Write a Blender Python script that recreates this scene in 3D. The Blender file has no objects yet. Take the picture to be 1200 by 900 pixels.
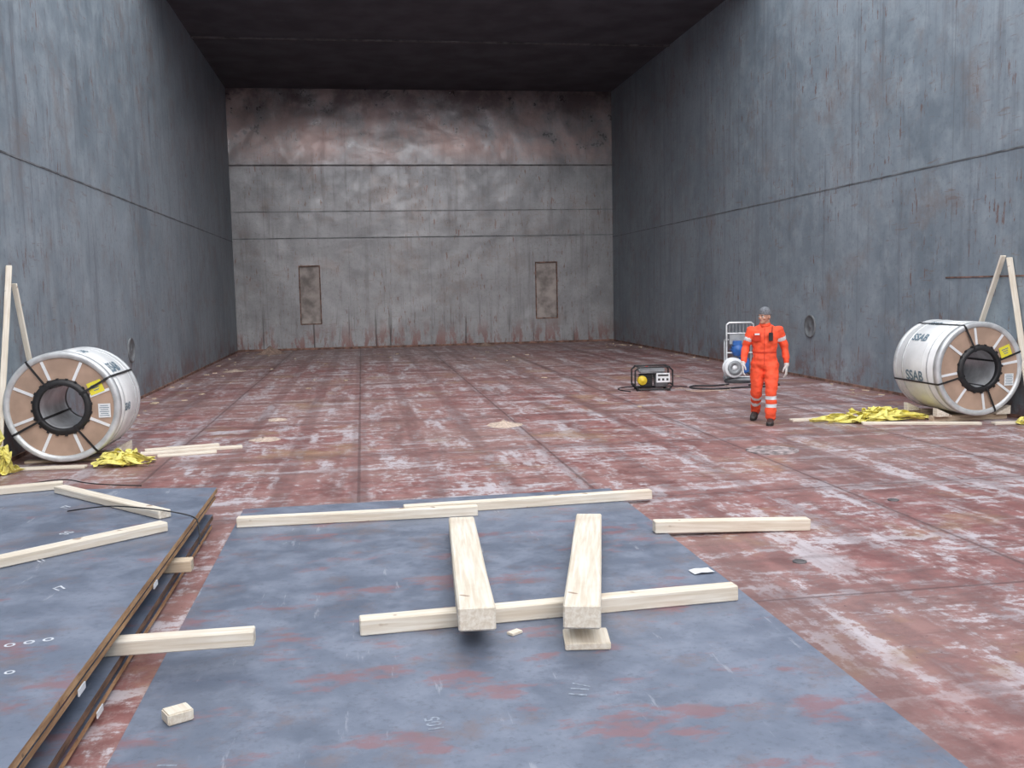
import bpy, bmesh, math, random
from mathutils import Vector, Matrix, noise
random.seed(7)
S=bpy.context.scene
COL=S.collection
S.view_settings.view_transform='Standard'

# ------------------------------------------------------------------ materials
class NT:
    def __init__(s,name):
        s.m=bpy.data.materials.new(name); s.m.use_nodes=True
        s.t=s.m.node_tree; s.b=s.t.nodes['Principled BSDF']
        s.tc=s.n('ShaderNodeTexCoord')
        s.P=s.tc.outputs['Object']
    def n(s,t,**k):
        nd=s.t.nodes.new(t)
        for a,b in k.items(): setattr(nd,a,b)
        return nd
    def set(s,inp,v):
        if isinstance(v,bpy.types.NodeSocket): s.t.links.new(v,inp)
        else:
            if isinstance(v,tuple) and len(v)==3 and inp.type=='RGBA': v=(*v,1)
            inp.default_value=v
    def map(s,scale=(1,1,1),loc=(0,0,0),rot=(0,0,0)):
        nd=s.n('ShaderNodeMapping'); s.set(nd.inputs[0],s.P)
        nd.inputs['Scale'].default_value=scale; nd.inputs['Location'].default_value=loc; nd.inputs['Rotation'].default_value=rot
        return nd.outputs[0]
    def noise(s,scale,detail=4,rough=.55,vec=None,dist=0):
        nd=s.n('ShaderNodeTexNoise'); s.set(nd.inputs['Vector'],vec or s.P)
        nd.inputs['Scale'].default_value=scale; nd.inputs['Detail'].default_value=detail
        nd.inputs['Roughness'].default_value=rough; nd.inputs['Distortion'].default_value=dist
        return nd.outputs['Fac']
    def ramp(s,f,a,b,v0=0.,v1=1.):
        nd=s.n('ShaderNodeMapRange'); nd.clamp=True; nd.interpolation_type='SMOOTHSTEP'
        s.set(nd.inputs[0],f)
        for i,v in enumerate((a,b,v0,v1)): nd.inputs[i+1].default_value=v
        return nd.outputs[0]
    def m_(s,op,a,b=0.):
        nd=s.n('ShaderNodeMath',operation=op); s.set(nd.inputs[0],a); s.set(nd.inputs[1],b); return nd.outputs[0]
    def mix(s,f,a,b):
        nd=s.n('ShaderNodeMix',data_type='RGBA'); s.set(nd.inputs[0],f); s.set(nd.inputs[6],a); s.set(nd.inputs[7],b); return nd.outputs[2]
    def xyz(s):
        nd=s.n('ShaderNodeSeparateXYZ'); s.set(nd.inputs[0],s.P); return nd.outputs
    def bump(s,h,strength=.3,dist=.02):
        nd=s.n('ShaderNodeBump'); s.set(nd.inputs['Height'],h); nd.inputs['Strength'].default_value=strength; nd.inputs['Distance'].default_value=dist
        s.t.links.new(nd.outputs[0],s.b.inputs['Normal'])
    def out(s,col,rough=.6,metal=0.,spec=.5):
        s.set(s.b.inputs['Base Color'],col); s.set(s.b.inputs['Roughness'],rough); s.set(s.b.inputs['Metallic'],metal)
        s.set(s.b.inputs['Specular IOR Level'],spec); return s.m

def simple(name,col,rough=.6,metal=0.,var=.12,sc=8.,bump=0.):
    t=NT(name); f=t.noise(sc,4)
    a=tuple(c*(1-var*1.5) for c in col); b=tuple(min(1,c*(1+var)) for c in col)
    if bump: t.bump(t.noise(sc*3,3),bump,.005)
    return t.out(t.mix(t.ramp(f,.3,.7),a,b),rough,metal)

def line(t,coord,period,off,width):
    a=t.m_('ADD',coord,off); a=t.m_('PINGPONG',a,period/2)
    return t.ramp(a,width*.5,width,1.,0.)

def mat_floor():
    t=NT('floor_red_oxide_steel'); x,y,z=t.xyz()
    n1=t.noise(.9,6,.65); n2=t.noise(3.5,6,.7)
    base=t.mix(t.ramp(n2,.3,.7),(.175,.058,.055),(.34,.145,.135))
    big=t.noise(.22,4,.6)
    base=t.mix(t.ramp(big,.35,.65,0,.8),base,(.32,.20,.18))
    # worn streaks to grey primer
    sy=t.noise(1.,6,.7,t.map((2.6,.5,1))); sx=t.noise(1.,6,.7,t.map((.6,2.6,1),(7,3,0)))
    fine=t.noise(9,5,.75)
    w=t.m_('ADD',t.m_('MULTIPLY',t.m_('MAXIMUM',sy,sx),.70),t.m_('MULTIPLY',fine,.45))
    thin=t.ramp(w,.55,.63,0,.5)
    worn=t.ramp(w,.605,.655)
    worn=t.m_('MULTIPLY',worn,t.ramp(n1,.36,.50,.3,.95))
    c=t.mix(thin,base,(.39,.285,.28))
    c=t.mix(worn,c,(.53,.48,.51))
    # rust / mud
    ru=t.ramp(t.noise(.6,6,.7,t.map((1,1,1),(20,5,0))),.54,.67,0,.65)
    c=t.mix(ru,c,(.34,.21,.12))
    st=t.ramp(t.noise(1.,5,.65,t.map((1.7,.12,1),(3,9,0))),.50,.66,0,.55)
    c=t.mix(st,c,(.15,.08,.075))
    st2=t.ramp(t.noise(1.,5,.7,t.map((.35,3.2,1),(13,2,0))),.54,.66,0,.4)
    c=t.mix(st2,c,(.13,.075,.07))
    sp=t.ramp(t.noise(26,3,.6),.65,.71,0,.7)
    c=t.mix(sp,c,(.10,.045,.045))
    seam=t.m_('MAXIMUM',line(t,x,2.32,.1,.022),line(t,y,3.1,.6,.02))
    c=t.mix(t.m_('MULTIPLY',seam,.6),c,(.07,.035,.035))
    soft=t.m_('MAXIMUM',line(t,x,.77,.1,.13),line(t,y,3.1,.6,.22))
    c=t.mix(t.m_('MULTIPLY',soft,t.ramp(fine,.35,.6,.12,.5)),c,(.13,.065,.065))
    t.bump(t.m_('SUBTRACT',t.m_('ADD',t.m_('MULTIPLY',n2,.6),t.m_('MULTIPLY',n1,1.5)),t.m_('MULTIPLY',seam,.3)),.3,.025)
    return t.out(c,t.ramp(n2,.3,.7,.34,.58),0,.6)

def mat_wall(name,axis,back=False):
    t=NT(name); x,y,z=t.xyz()
    h=x if axis=='x' else y
    sc=(lambda a,b:(a,1,b)) if axis=='x' else (lambda a,b:(1,a,b))
    n1=t.noise(.35,6,.65); n2=t.noise(2.2,6,.7); n3=t.noise(12,5,.7)
    a,b=((.225,.225,.235),(.325,.325,.335)) if back else ((.19,.235,.275),(.305,.355,.40))
    c=t.mix(t.ramp(n1,.3,.7),a,b)
    c=t.mix(t.ramp(n2,.4,.75,0,.45),c,(.42,.42,.43) if back else (.42,.475,.51))
    c=t.mix(t.ramp(n3,.5,.75,0,.4),c,(.15,.15,.155) if back else (.12,.145,.17))
    vs=t.noise(1.,5,.7,t.map(sc(5.,.25)))
    c=t.mix(t.ramp(vs,.50,.72,0,.6),c,(.16,.15,.155) if back else (.15,.165,.19))
    # brownish stain clouds and small elongated rust scratches
    bs=t.ramp(t.noise(.9,6,.75,t.map((1,1,1),(31,7,3))),.50,.68,0,.42)
    c=t.mix(bs,c,(.24,.19,.17))
    r1=t.ramp(t.noise(1.,4,.7,t.map(sc(14.,2.6),(3,3,3))),.60,.64,0,.8)
    r1=t.m_('MULTIPLY',r1,t.ramp(t.noise(.6,3),.38,.56))
    r2=t.ramp(t.noise(1.,4,.7,t.map(sc(1.6,14.),(9,1,3))),.62,.69,0,.5)
    c=t.mix(r1,c,(.19,.105,.085)); c=t.mix(r2,c,(.22,.16,.14))
    sw=line(t,h,2.9,.4,.016)
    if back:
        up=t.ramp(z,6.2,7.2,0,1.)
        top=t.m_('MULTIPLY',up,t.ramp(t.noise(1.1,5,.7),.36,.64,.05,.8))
        c=t.mix(t.m_('MULTIPLY',top,.85),c,(.46,.31,.28))  # rust tint, with the pinkish sheen painted into the upper wall colour
        dkt=t.m_('MULTIPLY',t.ramp(z,7.3,8.9,0,1.),t.ramp(t.noise(.8,6,.75,t.map((1,1,1),(4,4,8))),.38,.60,.35,.95))  # shade under the ceiling, painted as darker colour at the wall top
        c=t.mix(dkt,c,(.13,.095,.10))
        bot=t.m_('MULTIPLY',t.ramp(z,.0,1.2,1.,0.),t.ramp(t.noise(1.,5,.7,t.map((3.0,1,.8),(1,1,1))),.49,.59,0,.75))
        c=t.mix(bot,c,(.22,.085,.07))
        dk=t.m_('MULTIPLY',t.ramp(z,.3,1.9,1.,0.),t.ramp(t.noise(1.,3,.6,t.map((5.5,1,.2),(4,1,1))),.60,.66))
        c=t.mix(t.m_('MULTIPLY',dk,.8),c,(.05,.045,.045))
    else:
        bot=t.m_('MULTIPLY',t.ramp(z,0.,.9,1.,0.),t.ramp(t.noise(1.6,5,.7),.45,.6))
        c=t.mix(t.m_('MULTIPLY',bot,.7),c,(.20,.10,.085))
    c=t.mix(t.m_('MULTIPLY',sw,.3),c,(.14,.14,.15))
    if back:
        d=t.noise(1.0,2,.45); d2=t.noise(.45,2,.4)
        t.bump(t.m_('ADD',t.m_('MULTIPLY',d,.7),t.m_('ADD',t.m_('MULTIPLY',d2,1.),t.m_('MULTIPLY',n3,.05))),.38,.17)
        return t.out(c,t.m_('SUBTRACT',t.ramp(n2,.3,.7,.34,.48),t.m_('MULTIPLY',up,.08)),t.ramp(z,3.5,6.8,.3,.72),.5)
    d=t.noise(.7,3,.5)
    t.bump(t.m_('ADD',d,t.m_('ADD',t.m_('MULTIPLY',n3,.05),t.m_('MULTIPLY',sw,-.05))),.4,.1)
    return t.out(c,t.ramp(n2,.3,.7,.45,.62),.1,.5)

def mat_plate(name,dark=False):
    t=NT(name); n1=t.noise(.7,6,.6); n2=t.noise(3,6,.7); n3=t.noise(25,4,.7)
    c=t.mix(t.ramp(n1,.3,.7),(.105,.13,.185),(.17,.20,.27))
    c=t.mix(t.ramp(n2,.40,.70,0,.65),c,(.25,.28,.355))
    c=t.mix(t.ramp(n3,.48,.78,0,.5),c,(.075,.09,.12))
    rd=t.ramp(t.noise(1.,6,.72,t.map((1.3,2.6,1),(5,2,0))),.54,.64,0,.68)
    c=t.mix(rd,c,(.26,.12,.13))
    rs=t.ramp(t.noise(1.9,6,.75,t.map((1,1,1),(15,2,0))),.52,.68,0,.55)
    c=t.mix(rs,c,(.19,.14,.14))
    ws=t.ramp(t.noise(1.,5,.7,t.map((9,1.2,1),(2,8,0),(0,0,.4))),.63,.70,0,.5)
    c=t.mix(ws,c,(.40,.42,.48))
    t.bump(t.m_('ADD',n1,t.m_('MULTIPLY',n3,.03)),.25,.05)
    return t.out(c,t.ramp(n2,.3,.7,.36,.58),.1,.6)

def mat_edge(name,a,b):
    t=NT(name); n=t.noise(1.,5,.7,t.map((2,3,30)))
    n2=t.noise(14,4,.7)
    c=t.mix(t.ramp(n,.35,.65),a,b); c=t.mix(t.ramp(n2,.6,.74,0,.6),c,(.03,.02,.02))
    t.bump(n2,.5,.01)
    return t.out(c,.8)

def mat_wood(name='pale_spruce',a=(.66,.57,.45),b=(.84,.78,.68)):
    t=NT(name); g=t.noise(1.,5,.6,t.map((38,1.6,38)),.4); n=t.noise(2.,4)
    c=t.mix(t.ramp(g,.3,.7),a,b); c=t.mix(t.ramp(n,.5,.75,0,.4),c,(.56,.44,.33))
    kn=t.ramp(t.noise(7,1),.74,.78,0,.7); c=t.mix(kn,c,(.25,.13,.07))
    t.bump(g,.25,.004)
    return t.out(c,.75)

M={}
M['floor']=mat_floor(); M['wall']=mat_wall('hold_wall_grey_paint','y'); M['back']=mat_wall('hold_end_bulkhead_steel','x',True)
M['plate']=mat_plate('blue_grey_mill_plate'); M['edge']=mat_edge('rusty_plate_edge',(.06,.035,.025),(.22,.12,.07)); M['edgeo']=mat_edge('orange_rust_plate_edge',(.32,.17,.08),(.58,.35,.18)); M['wood']=mat_wood()
M['woodw']=mat_wood('weathered_timber',(.50,.38,.26),(.68,.56,.42))
M['ceil']=simple('ceiling_dark_steel',(.075,.075,.09),.7,0,.2,1.)
M['weld']=simple('weld_seam_steel',(.13,.12,.125),.6,.2,.3,5)
M['seam']=simple('painted_weld_seam',(.17,.18,.19),.6,0,.3,3)
M['rust']=simple('rusted_steel',(.23,.13,.10),.8,0,.4,6)
M['cover']=simple('manhole_cover_worn',(.36,.30,.30),.6,.1,.45,9)
M['recess']=simple('recess_panel_rusty',(.34,.30,.28),.6,.2,.3,2.5)
M['white']=simple('white_coil_wrap',(.84,.85,.85),.45,0,.06,3)
M['steel']=simple('galvanised_steel_rim',(.66,.68,.69),.4,.4,.12,6)
M['brown']=simple('brown_kraft_cover',(.43,.30,.225),.7,0,.12,3)
M['black']=simple('black_steel_band',(.018,.018,.02),.5,0,.2,10)
M['bore']=simple('bore_sheet_metal',(.66,.68,.70),.35,.4,.15,5)
M['yellow']=simple('yellow_webbing',(.82,.74,.20),.75,0,.2,12)
M['ylabel']=simple('yellow_label',(.85,.75,.06),.5,0,.05,3)
M['wlabel']=simple('white_label',(.8,.82,.84),.5,0,.05,3)
M['ink']=simple('grey_print_ink',(.16,.24,.30),.6,0,.05,3)
M['chalk']=simple('white_chalk_mark',(.62,.65,.71),.8,0,.15,30)
M['chalkf']=simple('faint_chalk_mark',(.30,.34,.41),.8,0,.25,30)
M['suit']=simple('orange_coverall_cloth',(.88,.095,.035),.75,0,.12,9,.3)
M['suitd']=simple('orange_seam_cloth',(.6,.045,.018),.8,0,.1,9)
M['refl']=simple('reflective_tape',(.72,.74,.76),.35,.1,.06,10)
M['skin']=simple('skin',(.50,.27,.19),.55,0,.08,14)
M['lip']=simple('lips',(.40,.14,.12),.5)
M['hair']=simple('dark_hair',(.035,.022,.016),.7,0,.3,60,.4)
M['beanie']=simple('grey_knit_beanie',(.17,.18,.20),.9,0,.25,50,.6)
M['glove']=simple('pale_work_glove',(.62,.60,.58),.85,0,.12,25,.4)
M['boot']=simple('dark_leather_boot',(.035,.028,.026),.55,0,.3,18)
M['rubber']=simple('black_rubber',(.02,.02,.02),.6,0,.2,10)
M['eye']=simple('eye_white',(.75,.75,.73),.3); M['iris']=simple('eye_iris',(.03,.02,.015),.3)
M['blue']=simple('blue_motor_paint',(.03,.13,.42),.4,.1,.15,8)
M['grey']=simple('grey_machine_paint',(.32,.34,.36),.5,.2,.12,8)
M['ypaint']=simple('yellow_machine_paint',(.75,.55,.04),.45)
M['dust']=simple('sawdust',(.56,.44,.36),.95,0,.2,30,.8)
M['dusty']=simple('sawdust_dark',(.38,.27,.22),.95,0,.2,20,.6)
M['redp']=simple('red_paint',(.5,.04,.03),.5)
M['hose']=simple('black_hose',(.03,.03,.035),.5)

# ------------------------------------------------------------------ mesh helpers
def obj(name,me,mats=(),parent=None,loc=(0,0,0),rot=(0,0,0),smooth=False):
    for m in mats: me.materials.append(m)
    o=bpy.data.objects.new(name,me); COL.objects.link(o); o.location=loc; o.rotation_euler=rot
    if parent: o.parent=parent
    if smooth:
        for p in me.polygons: p.use_smooth=True
    return o
def empty(name,loc=(0,0,0),rot=(0,0,0)):
    o=bpy.data.objects.new(name,None); COL.objects.link(o); o.location=loc; o.rotation_euler=rot; o.empty_display_size=.2; return o
def bm_mesh(bm,name='m'):
    me=bpy.data.meshes.new(name); bmesh.ops.recalc_face_normals(bm,faces=bm.faces); bm.to_mesh(me); bm.free(); return me
def add_box(bm,c,s,rot=None,mi=0):
    r=bmesh.ops.create_cube(bm,size=1); vs=r['verts']
    mt=Matrix.Translation(c)@(rot.to_4x4() if rot else Matrix())@Matrix.Diagonal((*s,1))
    bmesh.ops.transform(bm,matrix=mt,verts=vs)
    for f in {f for v in vs for f in v.link_faces}: f.material_index=mi
    return vs
def box(name,c,s,mat,parent=None,rot=(0,0,0),bevel=0.,seg=2):
    bm=bmesh.new(); add_box(bm,(0,0,0),s)
    if bevel: bmesh.ops.bevel(bm,geom=list(bm.edges),offset=bevel,segments=seg,affect='EDGES')
    return obj(name,bm_mesh(bm,name),[mat],parent,c,rot)
def slab(name,x0,x1,y0,y1,z0,z1,mat,parent=None):
    bm=bmesh.new(); add_box(bm,((x0+x1)/2,(y0+y1)/2,(z0+z1)/2),(x1-x0,y1-y0,z1-z0)); return obj(name,bm_mesh(bm,name),[mat],parent)
def beam(name,p0,p1,w,h,mat,parent=None,warp=.006,bev=.006):
    """timber from p0 to p1 (centre of the bottom face), length along local Y."""
    p0=Vector(p0);p1=Vector(p1);d=p1-p0;L=d.length;n=max(4,int(L/.25))
    bm=bmesh.new(); prev=None
    sd=random.random()*50
    for i in range(n+1):
        y=L*i/n; ox=warp*noise.noise((sd,y*.8,0)); oz=warp*.5*noise.noise((sd,y*.8,9))
        r=[bm.verts.new((a*w/2+ox,y,b*h+(oz if b else 0))) for a,b in((-1,0),(1,0),(1,1),(-1,1))]
        if prev:
            for k in range(4): bm.faces.new((prev[k],prev[(k+1)%4],r[(k+1)%4],r[k]))
        else: bm.faces.new(r[::-1])
        prev=r
    bm.faces.new(prev)
    bmesh.ops.recalc_face_normals(bm,faces=bm.faces)
    es=[e for e in bm.edges if len(e.link_faces)==2 and e.calc_face_angle(0)>.7]
    bmesh.ops.bevel(bm,geom=es,offset=bev,segments=1,affect='EDGES')
    yv=d.normalized(); xv=yv.cross(Vector((0,0,1))).normalized(); zv=xv.cross(yv)
    m=Matrix((xv,yv,zv)).transposed().to_4x4(); m.translation=p0
    o=obj(name,bm_mesh(bm,name),[mat],parent); o.matrix_local=m; return o
def lathe(bm,prof,seg=64,closed=False,mi=0,a0=0,axis='y'):
    rings=[]
    for r,y in prof:
        ring=[]
        for k in range(seg):
            a=2*math.pi*k/seg
            ring.append(bm.verts.new((r*math.cos(a),y,r*math.sin(a)) if axis=='y' else (r*math.cos(a),r*math.sin(a),y)))
        rings.append(ring)
    n=len(rings); 
    for i in range(n if closed else n-1):
        A,B=rings[i],rings[(i+1)%n]
        for k in range(seg):
            f=bm.faces.new((A[k],A[(k+1)%seg],B[(k+1)%seg],B[k])); f.material_index=mi; f.smooth=True
    return rings
def tube(name,pts,r,mat,parent=None,cyclic=False,res=3,smooth=True):
    cu=bpy.data.curves.new(name,'CURVE'); cu.dimensions='3D'; cu.bevel_depth=r; cu.bevel_resolution=res; cu.use_fill_caps=True
    if smooth:
        sp=cu.splines.new('NURBS'); sp.points.add(len(pts)-1); sp.order_u=3; sp.use_endpoint_u=True
    else:
        sp=cu.splines.new('POLY'); sp.points.add(len(pts)-1)
    for i,p in enumerate(pts): sp.points[i].co=(*p,1)
    sp.use_cyclic_u=cyclic
    cu.materials.append(mat)
    o=bpy.data.objects.new(name,cu); COL.objects.link(o)
    if parent:o.parent=parent
    return o
def ribbon_bm(bm,pts,w,th=.003,twist=None,mi=0):
    n=len(pts); prev=None
    for i in range(n):
        p=Vector(pts[i]); d=(Vector(pts[min(i+1,n-1)])-Vector(pts[max(i-1,0)])).normalized()
        s=d.cross(Vector((0,0,1)));
        s=s.normalized() if s.length>1e-4 else Vector((1,0,0))
        if twist: s=Matrix.Rotation(twist(i),3,d)@s
        u=s.cross(d).normalized()
        r=[bm.verts.new(p+s*a*w/2+u*b*th/2) for a,b in((-1,-1),(1,-1),(1,1),(-1,1))]
        if prev:
            for k in range(4):
                f=bm.faces.new((prev[k],prev[(k+1)%4],r[(k+1)%4],r[k])); f.material_index=mi
        else: bm.faces.new(r)
        prev=r
    bm.faces.new(prev)
def bake(o,name=None):
    dg=bpy.context.evaluated_depsgraph_get(); dg.update()
    me=bpy.data.meshes.new_from_object(o.evaluated_get(dg)); 
    old=o.data; o.modifiers.clear(); o.data=me
    return o

# ------------------------------------------------------------------ hold shell
XL,XR,YB,YF,ZC=-4.387,9.273,34.86,-12.,9.10
YH=21.5; ZT=10.6
slab('floor',XL-.3,XR+.3,YF-.3,YB+.3,-.2,0,M['floor'])
slab('wall_left',XL-.3,XL,YF-.3,YB+.3,-.2,ZT,M['wall'])
slab('wall_right',XR,XR+.3,YF-.3,YB+.3,-.2,ZT,M['wall'])
slab('wall_front',XL-.3,XR+.3,YF-.3,YF,-.2,7.5,M['wall'])  # unseen end of the hold, kept low so sky glow reaches the back wall
# back wall with two recessed panels
def wall_with_holes(name,x0,x1,z0,z1,y,th,holes,mat):
    xs=sorted({x0,x1,*[h[0] for h in holes],*[h[1] for h in holes]}); zs=sorted({z0,z1,*[h[2] for h in holes],*[h[3] for h in holes]})
    bm=bmesh.new(); V={}
    def v(x,z,yy):
        k=(x,z,yy)
        if k not in V: V[k]=bm.verts.new((x,yy,z))
        return V[k]
    for i in range(len(xs)-1):
        for j in range(len(zs)-1):
            a,b,c,d=xs[i],xs[i+1],zs[j],zs[j+1]
            inh=any(h[0]<=a and b<=h[1] and h[2]<=c and d<=h[3] for h in holes)
            yy=y+.06 if inh else y
            f=bm.faces.new((v(a,c,yy),v(b,c,yy),v(b,d,yy),v(a,d,yy))); f.material_index=1 if inh else 0
            if inh:
                for (p,q) in (((a,c),(b,c)),((b,c),(b,d)),((b,d),(a,d)),((a,d),(a,c))):
                    f=bm.faces.new((v(*p,y),v(*q,y),v(*q,yy),v(*p,yy))); f.material_index=1
    f=bm.faces.new([bm.verts.new(p) for p in((x0,y+th,z0),(x1,y+th,z0),(x1,y+th,z1),(x0,y+th,z1))])
    return obj(name,bm_mesh(bm,name),[mat,M['recess']])
holes=[(-2.14,-1.46,.93,2.95),(6.36,7.12,.93,2.95)]
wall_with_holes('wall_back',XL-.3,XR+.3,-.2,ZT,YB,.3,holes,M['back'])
slab('ceiling',XL,XR,YH,YB,ZC,ZC+.35,M['ceil'])
# ceiling joints / hatch beams
def bar(name,x0,x1,y0,y1,z0,z1,mat=M['seam']): return slab(name,x0,x1,y0,y1,z0,z1,mat)
bar('trim_1',XL,XR,28.1,28.2,ZC-.04,ZC+.01,M['weld'])
bar('trim_2',XL,XR,YH-.2,YH,ZC,ZC+.5,M['ceil'])
# weld seams on walls
k=3
for z,w in((6.47,.05),(4.87,.025),(3.94,.035)):
    bar('trim_%d'%k,XL,XR,YB-.02,YB+.01,z-w/2,z+w/2,M['weld'] if w>.04 else M['seam']); k+=1
for z,w in((3.85,.022),):
    bar('trim_%d'%k,XL-.01,XL+.010,YF,YB,z-w/2,z+w/2); k+=1
    bar('trim_%d'%k,XR-.010,XR+.01,YF,YB,z-w/2,z+w/2); k+=1
bar('trim_%d'%k,XR-.012,XR+.01,12.2,14.2,2.03,2.05,M['rust']); k+=1
# frames round recesses
for h in holes:
    bm=bmesh.new(); a,b,c,d=h; t=.035
    for (cc,ss) in((((a+b)/2,YB-.01,c-t/2),(b-a+2*t,.03,t)),(((a+b)/2,YB-.01,d+t/2),(b-a+2*t,.03,t)),((a-t/2,YB-.01,(c+d)/2),(t,.03,d-c)),((b+t/2,YB-.01,(c+d)/2),(t,.03,d-c))): add_box(bm,cc,ss)
    obj('trim_%d'%k,bm_mesh(bm),[M['rust']]); k+=1
slab('baseboard_back',XL,XR,YB-.05,YB,0,.07,M['rust'])
slab('baseboard_left',XL,XL+.03,YF,YB,0,.05,M['rust'])
slab('baseboard_right',XR-.03,XR,YF,YB,0,.05,M['rust'])
# wall ring covers
for nm,x,y,z in(('wall_ring_cover',XL+.02,19.14,1.0),('wall_ring_cover',XR-.02,18.89,1.1)):
    bm=bmesh.new(); s=1 if x<0 else -1
    lathe(bm,[(.24,-.02),(.24,.01),(.21,.015),(.20,-.004),(.04,-.004),(.03,.01),(.001,.01)],40)
    o=obj(nm,bm_mesh(bm),[M['seam']],None,(x,y,z),(0,0,-s*math.pi/2),True)
# floor manhole cover
bm=bmesh.new(); lathe(bm,[(.31,0),(.31,.010),(.27,.012),(.26,.004),(.22,.004),(.21,.011),(.001,.011)],48,axis='z')
obj('manhole_cover',bm_mesh(bm),[M['cover']],None,(4.82,10.79,0),(0,0,0),True)
for (x,y) in((3.05,6.35),(4.75,8.0)):
    bm=bmesh.new(); lathe(bm,[(.05,0),(.05,.008),(.04,.010),(.035,.003),(.001,.003)],24,axis='z')
    obj('lashing_socket',bm_mesh(bm),[M['weld']],None,(x,y,0),(0,0,0),True)

# ------------------------------------------------------------------ steel plates
def plate_poly(name,poly,z0,z1,parent=None,edge=None):
    bm=bmesh.new(); b=[bm.verts.new((x,y,z0)) for x,y in poly]; t=[bm.verts.new((x,y,z1)) for x,y in poly]
    bm.faces.new(b[::-1]); f=bm.faces.new(t); n=len(poly)
    for i in range(n):
        g=bm.faces.new((b[i],b[(i+1)%n],t[(i+1)%n],t[i])); g.material_index=1
    return obj(name,bm_mesh(bm,name),[M['plate'],edge or M['edge']],parent)
cp=empty('steel_plate')
plate_poly('plate_body',[(-1.13,.5),(2.37,.5),(2.35,9.04),(-1.15,8.99)],0,.028,cp)
def floor_text(s,size,loc,rot,parent,mat=M['chalk'],name='chalk_mark'):
    cu=bpy.data.curves.new(name,'FONT'); cu.body=s; cu.size=size; cu.offset=.001
    o=bpy.data.objects.new(name,cu); COL.objects.link(o)
    dg=bpy.context.evaluated_depsgraph_get(); me=bpy.data.meshes.new_from_object(o.evaluated_get(dg))
    bpy.data.objects.remove(o); me.materials.clear()
    return obj(name,me,[mat],parent,loc,rot)
for s,sz,l,r in(('11/',.13,(1.0,4.35,.0295),1.2),('105',.10,(.3,4.15,.0295),1.7),('//1',.12,(-.86,3.95,.0295),1.4),('4',.10,(.62,6.3,.0295),.4),('X7',.10,(-.7,7.6,.0295),.3)):
    floor_text(s,sz,l,(0,0,r),cp,M['chalkf'])

sp=empty('steel_plate_stack')
zs=[(.03,.062),(.066,.10),(.104,.145)]
offs=[0,-.03,.012]
for i,((a,b),o_) in enumerate(zip(zs,offs)):
    plate_poly('lower_plate_%d'%(i+1),[(-4.2,.5),(-1.30+o_,.5),(-1.33+o_,8.30+o_),(-4.2,8.85)],a,b,sp,M['edgeo'] if i==0 else None)
for i,y in enumerate((.9,3.,5.2,6.9,8.0)):
    beam('floor_dunnage_%d'%(i+1),(-4.15,y,0),(-1.42,y,0),.09,.03,M['woodw'],sp,0)
for i,(y,xe) in enumerate(((1.,-1.4),(3.0,-1.42),(5.12,-.63),(6.62,-1.20),(8.0,-1.4))):
    beam('dunnage_%d'%(i+1),(-4.1,y+.02,.145),(xe,y,.145),.10,.082,M['wood'] if xe>-1 else M['woodw'],sp,0)
zs=[(.228,.258),(.262,.292),(.296,.318),(.321,.36)]
offs=[-.035,.0,-.02,.015]
for i,((a,b),o_) in enumerate(zip(zs,offs)):
    plate_poly('upper_plate_%d'%(i+1),[(-4.2,.5),(-1.31+o_,.5),(-1.30+o_,8.38+o_),(-4.2,8.98)],a,b,sp,M['edgeo'] if i in(1,3) else None)
for s,sz,l,r in(('o o o',.10,(-1.74,4.72,.3615),.25),('o c o o',.09,(-1.82,4.30,.3615),.3),('1 l .. ',.09,(-1.80,4.14,.3615),.3),('SS',.10,(-2.1,6.95,.3615),1.1),('/7',.10,(-1.75,5.6,.3615),1.0),('/7',.11,(-2.35,7.85,.3615),1.2),('//',.10,(-2.05,6.25,.3615),.9)):
    floor_text(s,sz,l,(0,0,r),sp)
for (y,z) in((5.9,.275),(4.6,.06),(4.35,.275)):
    box('edge_label',(-1.29,y,z),(.006,.10,.03),M['wlabel'],sp)
# timber on the stack
beam('timber_batten',(-3.7,8.42,.362),(-2.62,8.70,.362),.10,.06,M['wood'])
beam('timber_batten',(-2.60,8.53,.362),(-1.50,7.30,.362),.10,.06,M['wood'])
beam('timber_batten',(-2.95,5.62,.362),(-1.43,6.92,.362),.10,.065,M['wood'])
tube('steel_strapping_wire',[(-2.3,7.7,.37),(-2.0,7.55,.43),(-1.75,7.38,.445),(-1.5,7.25,.435),(-1.3,7.3,.37),(-1.24,7.2,.34),(-1.23,7.1,.2)],.005,M['black'])
tube('steel_strapping_wire',[(-3.4,8.8,.37),(-3.0,8.9,.37),(-2.7,9.0,.40),(-2.4,8.75,.37),(-1.95,8.6,.37)],.005,M['black'])

# ------------------------------------------------------------------ timbers on centre plate
zp=.029
beam('timber_batten',(-1.12,8.30,zp),(.94,8.24,zp),.09,.085,M['wood'])
beam('timber_batten',(.30,8.40,zp),(2.60,8.50,zp),.09,.085,M['wood'])
beam('timber_batten',(-.08,5.47,zp),(2.26,5.60,zp),.10,.095,M['wood'],None,.003)
def hbeam(p0,p1): return beam('square_timber',p0,p1,.205,.135,M['wood'],None,.004,.01)
hbeam((.555,5.02,.154),(.735,7.62,.032))
hbeam((1.115,4.92,.158),(1.765,7.48,.032))
beam('timber_batten',(2.25,7.28,.034),(3.53,7.20,0.0),.10,.095,M['wood'])
box('wood_offcut',(1.17,5.06,zp+.021),(.25,.24,.04),M['wood'],None,(0,0,-.15),.005)
box('wood_offcut',(-.92,4.50,zp+.028),(.12,.10,.055),M['wood'],None,(0,0,.5),.006)
box('wood_offcut',(.80,5.28,zp+.008),(.08,.05,.015),M['wood'],None,(0,0,.6),.002)
bm=bmesh.new(); 
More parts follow.
